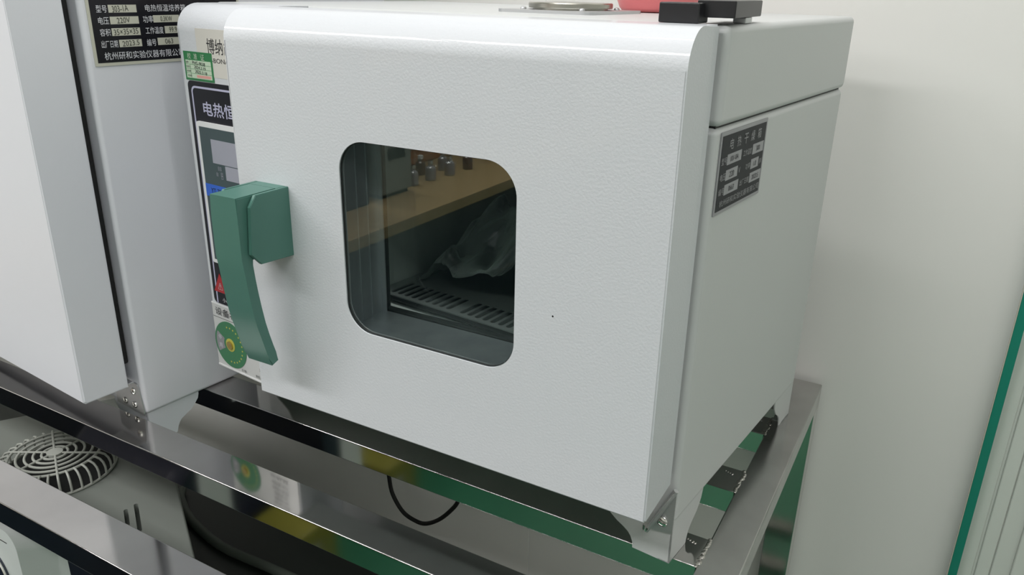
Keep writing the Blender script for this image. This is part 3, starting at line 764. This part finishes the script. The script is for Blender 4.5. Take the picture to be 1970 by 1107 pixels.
# ---------------------------------------------------------------- hose and cloth on the lower shelf
bm = bmesh.new()
hp_ = [(-.80, .435), (-.7775, .412), (-.7255, .3835), (-.685, .368), (-.645, .3574), (-.607, .349), (-.5687, .3431), (-.53, .3415), (-.4956, .343), (-.4318, .3462), (-.369, .3483), (-.287, .3495), (-.2, .345)]
tube(bm, [(x, y, -.6895) for x, y in hp_], .010, 14)
o = obj('rubber_hose', bm, M['hose'], None, (0, 0, ZO)); tag(o, 'grey rubber hose lying on the dark lower shelf behind the grey cabinet', 'hose')
bm = bmesh.new()
NX, NY = 26, 14
gridv = [[bm.verts.new((-.40 + .30 * i / NX, .16 + .15 * j / NY + .012 * math.sin(i * .5),  -.694 + .016 * math.sin(min(j, NY - j) / NY * PI) + .004 * math.sin(i * .9 + j * .5))) for j in range(NY + 1)] for i in range(NX + 1)]
for i in range(NX):
    for j in range(NY): bm.faces.new((gridv[i][j], gridv[i + 1][j], gridv[i + 1][j + 1], gridv[i][j + 1]))
r = bmesh.ops.extrude_face_region(bm, geom=bm.faces[:])
for v in r['geom']:
    if isinstance(v, bmesh.types.BMVert): v.co.z = -.6995
o = obj('folded_cloth', bm, M['khaki'], None, (0, 0, ZO)); tag(o, 'khaki folded cloth on the dark lower shelf beside the hose', 'cloth')

# ---------------------------------------------------------------- crumpled plastic bag inside the chamber
bm = bmesh.new(); NX, NY = 46, 34
import mathutils
gv_ = []
cxm, cym = .285, .26
for i in range(NX + 1):
    row = []
    for j in range(NY + 1):
        u, v = i / NX, j / NY
        x = -.375 + .31 * u; y = .052 + .21 * v
        n1 = mathutils.noise.noise(Vector((u * 4.1, v * 3.2, .3))); n2 = mathutils.noise.noise(Vector((u * 11, v * 9, 1.7)))
        e = math.sin(PI * min(1, max(0, u * 1.1))) ** .6 * math.sin(PI * (v * .8 + .1)) ** .7
        z = cz0 + .016 + .165 * e * (0.8 + .55 * n1) * (.7 + .4 * u) + .020 * n2 + .007 * mathutils.noise.noise(Vector((u * 28, v * 7, 5.1)))
        row.append(bm.verts.new((x + .01 * n2, y + .012 * n1, max(z, cz0 + .0155))))
    gv_.append(row)
for i in range(NX):
    for j in range(NY): bm.faces.new((gv_[i][j], gv_[i + 1][j], gv_[i + 1][j + 1], gv_[i][j + 1]))
me = bpy.data.meshes.new('plastic_bag')
org = Vector((-.195, .13, cz0 + .0155))
bmesh.ops.translate(bm, verts=bm.verts, vec=-org)
for f in bm.faces: f.smooth = True
bm.to_mesh(me); bm.free()
wv = Matrix.Translation((OX, OY, base + .0003)) @ Matrix.Rotation(-TH, 4, 'Z') @ Matrix.Translation(org)
bag = link('plastic_bag', me, M['film']); bag.matrix_world = Matrix.Translation((0, 0, ZO)) @ wv
sd = bag.modifiers.new('thick', 'SOLIDIFY'); sd.thickness = .0002
tag(bag, 'crumpled clear plastic bag on the slotted tray behind the door window', 'bag')

# ---------------------------------------------------------------- the room behind the camera (seen in the glass and the steel)
bench = thing('laboratory_bench', 'long laboratory bench with tan top and navy cabinets facing the rack', 'bench', (-.52, -1.9, FL))
obj('worktop', nb(box, -.75, .02, -1.5, 1.60, .72, .75, .003, 2), M['bench_top'], bench)
obj('cabinet_row', nb(box, -.70, 0, -1.48, 1.58, .08, .7198, .002, 1), M['navy'], bench)
obj('plinth', nb(box, -.66, -.04, -1.46, 1.50, 0, .0799), M['rubber'], bench)
bx_ = thing('storage_box', 'navy blue box standing on the tan bench near the rack', 'box', (-.77, -.83, -.10))
bm = bmesh.new(); box(bm, -.11, .11, -.16, .16, 0, .36, .004, 2); obj('box_body', bm, M['navy'], bx_)
obj('box_lid', nb(box, -.115, .115, -.165, .165, .3602, .385, .004, 2), M['navy'], bx_)
bx2 = thing('instrument_case', 'grey instrument case with dark slots on the tan bench', 'instrument', (-.78, -1.105, -.10))
bm = bmesh.new(); box(bm, -.10, .12, -.068, .062, 0.01, .17, .004, 2); obj('case_body', bm, M['fanbox'], bx2)
obj('case_foot', nb(box, -.09, .11, -.06, .055, 0, .0098), M['rubber'], bx2)
obj('case_slot', nb(box, .1202, .1212, -.04, .035, .10, .13), M['dark'], bx2)
sh = thing('wooden_shelf', 'orange wooden shelf standing at the back of the tan bench', 'shelf', (-.99, -1.98, -.10))
obj('shelf_plank', nb(box, -.15, .14, -.75, .75, .30, .325, .002, 1), M['wood'], sh)
obj('shelf_plank', nb(box, -.15, .14, -.75, .75, .0, .022, .002, 1), M['wood'], sh)
for y in (-.74, 0, .72): obj('shelf_upright', nb(box, -.15, .14, y, y + .02, .0222, .2998, .001, 1), M['wood'], sh)
obj('shelf_back', nb(box, -.17, -.151, -.75, .75, 0, .6, .002, 1), M['wood'], sh)
spots = [(-.695, -1.225, 0), (-.76, -1.255, 1), (-.69, -1.305, 0), (-.755, -1.345, 1), (-.68, -1.39, 0), (-.735, -1.435, 0), (-.68, -1.49, 1)]
def bottle(m):
    bm = bmesh.new(); lathe(bm, [(0, 0), (.0145, 0), (.0160, .002), (.0160, .030), (.0140, .038), (.007, .043), (.007, .048), (0, .048)], seg=28); return bm
protos = {}
desc = ['nearest the grey instrument case', 'second from the grey case', 'third from the grey case', 'fourth from the grey case', 'fifth from the grey case', 'second from the far end of the row', 'at the far end of the row']
for i, (x, y, k) in enumerate(spots):
    if k not in protos:
        t = thing('reagent_bottle', None, 'bottle', (x, y, -.10), 0, 'reagent bottles on the tan bench')
        obj('bottle_body', bottle(k), M['bottle_brown' if k else 'bottle_white'], t)
        bm = bmesh.new(); lathe(bm, [(0, .0482), (.0085, .0482), (.0085, .058), (0, .058)], seg=20); obj('bottle_cap', bm, M['chrome' if not k else 'panel_white'], t)
        protos[k] = t
    else:
        s = protos[k]; t = s.copy(); C.objects.link(t); t.location = (x, y, -.10 + ZO)
        for ch in list(s.children):
            c = ch.copy(); C.objects.link(c); c.parent = t
    t['label'] = ('amber' if k else 'grey') + ' reagent bottle on the tan bench, ' + desc[i]
yb_ = thing('yellow_bin', 'low yellow bin with a grey panel on the green floor by the bench', 'bin', (-.42, -.53, FL))
bm = bmesh.new(); box(bm, -.07, .06, -.06, .055, 0, .24, .006, 2); obj('bin_body', bm, M['bin_yellow'], yb_)
obj('bin_panel', nb(box, .0602, .0612, .0, .05, .05, .20), M['plate_grey'], yb_)
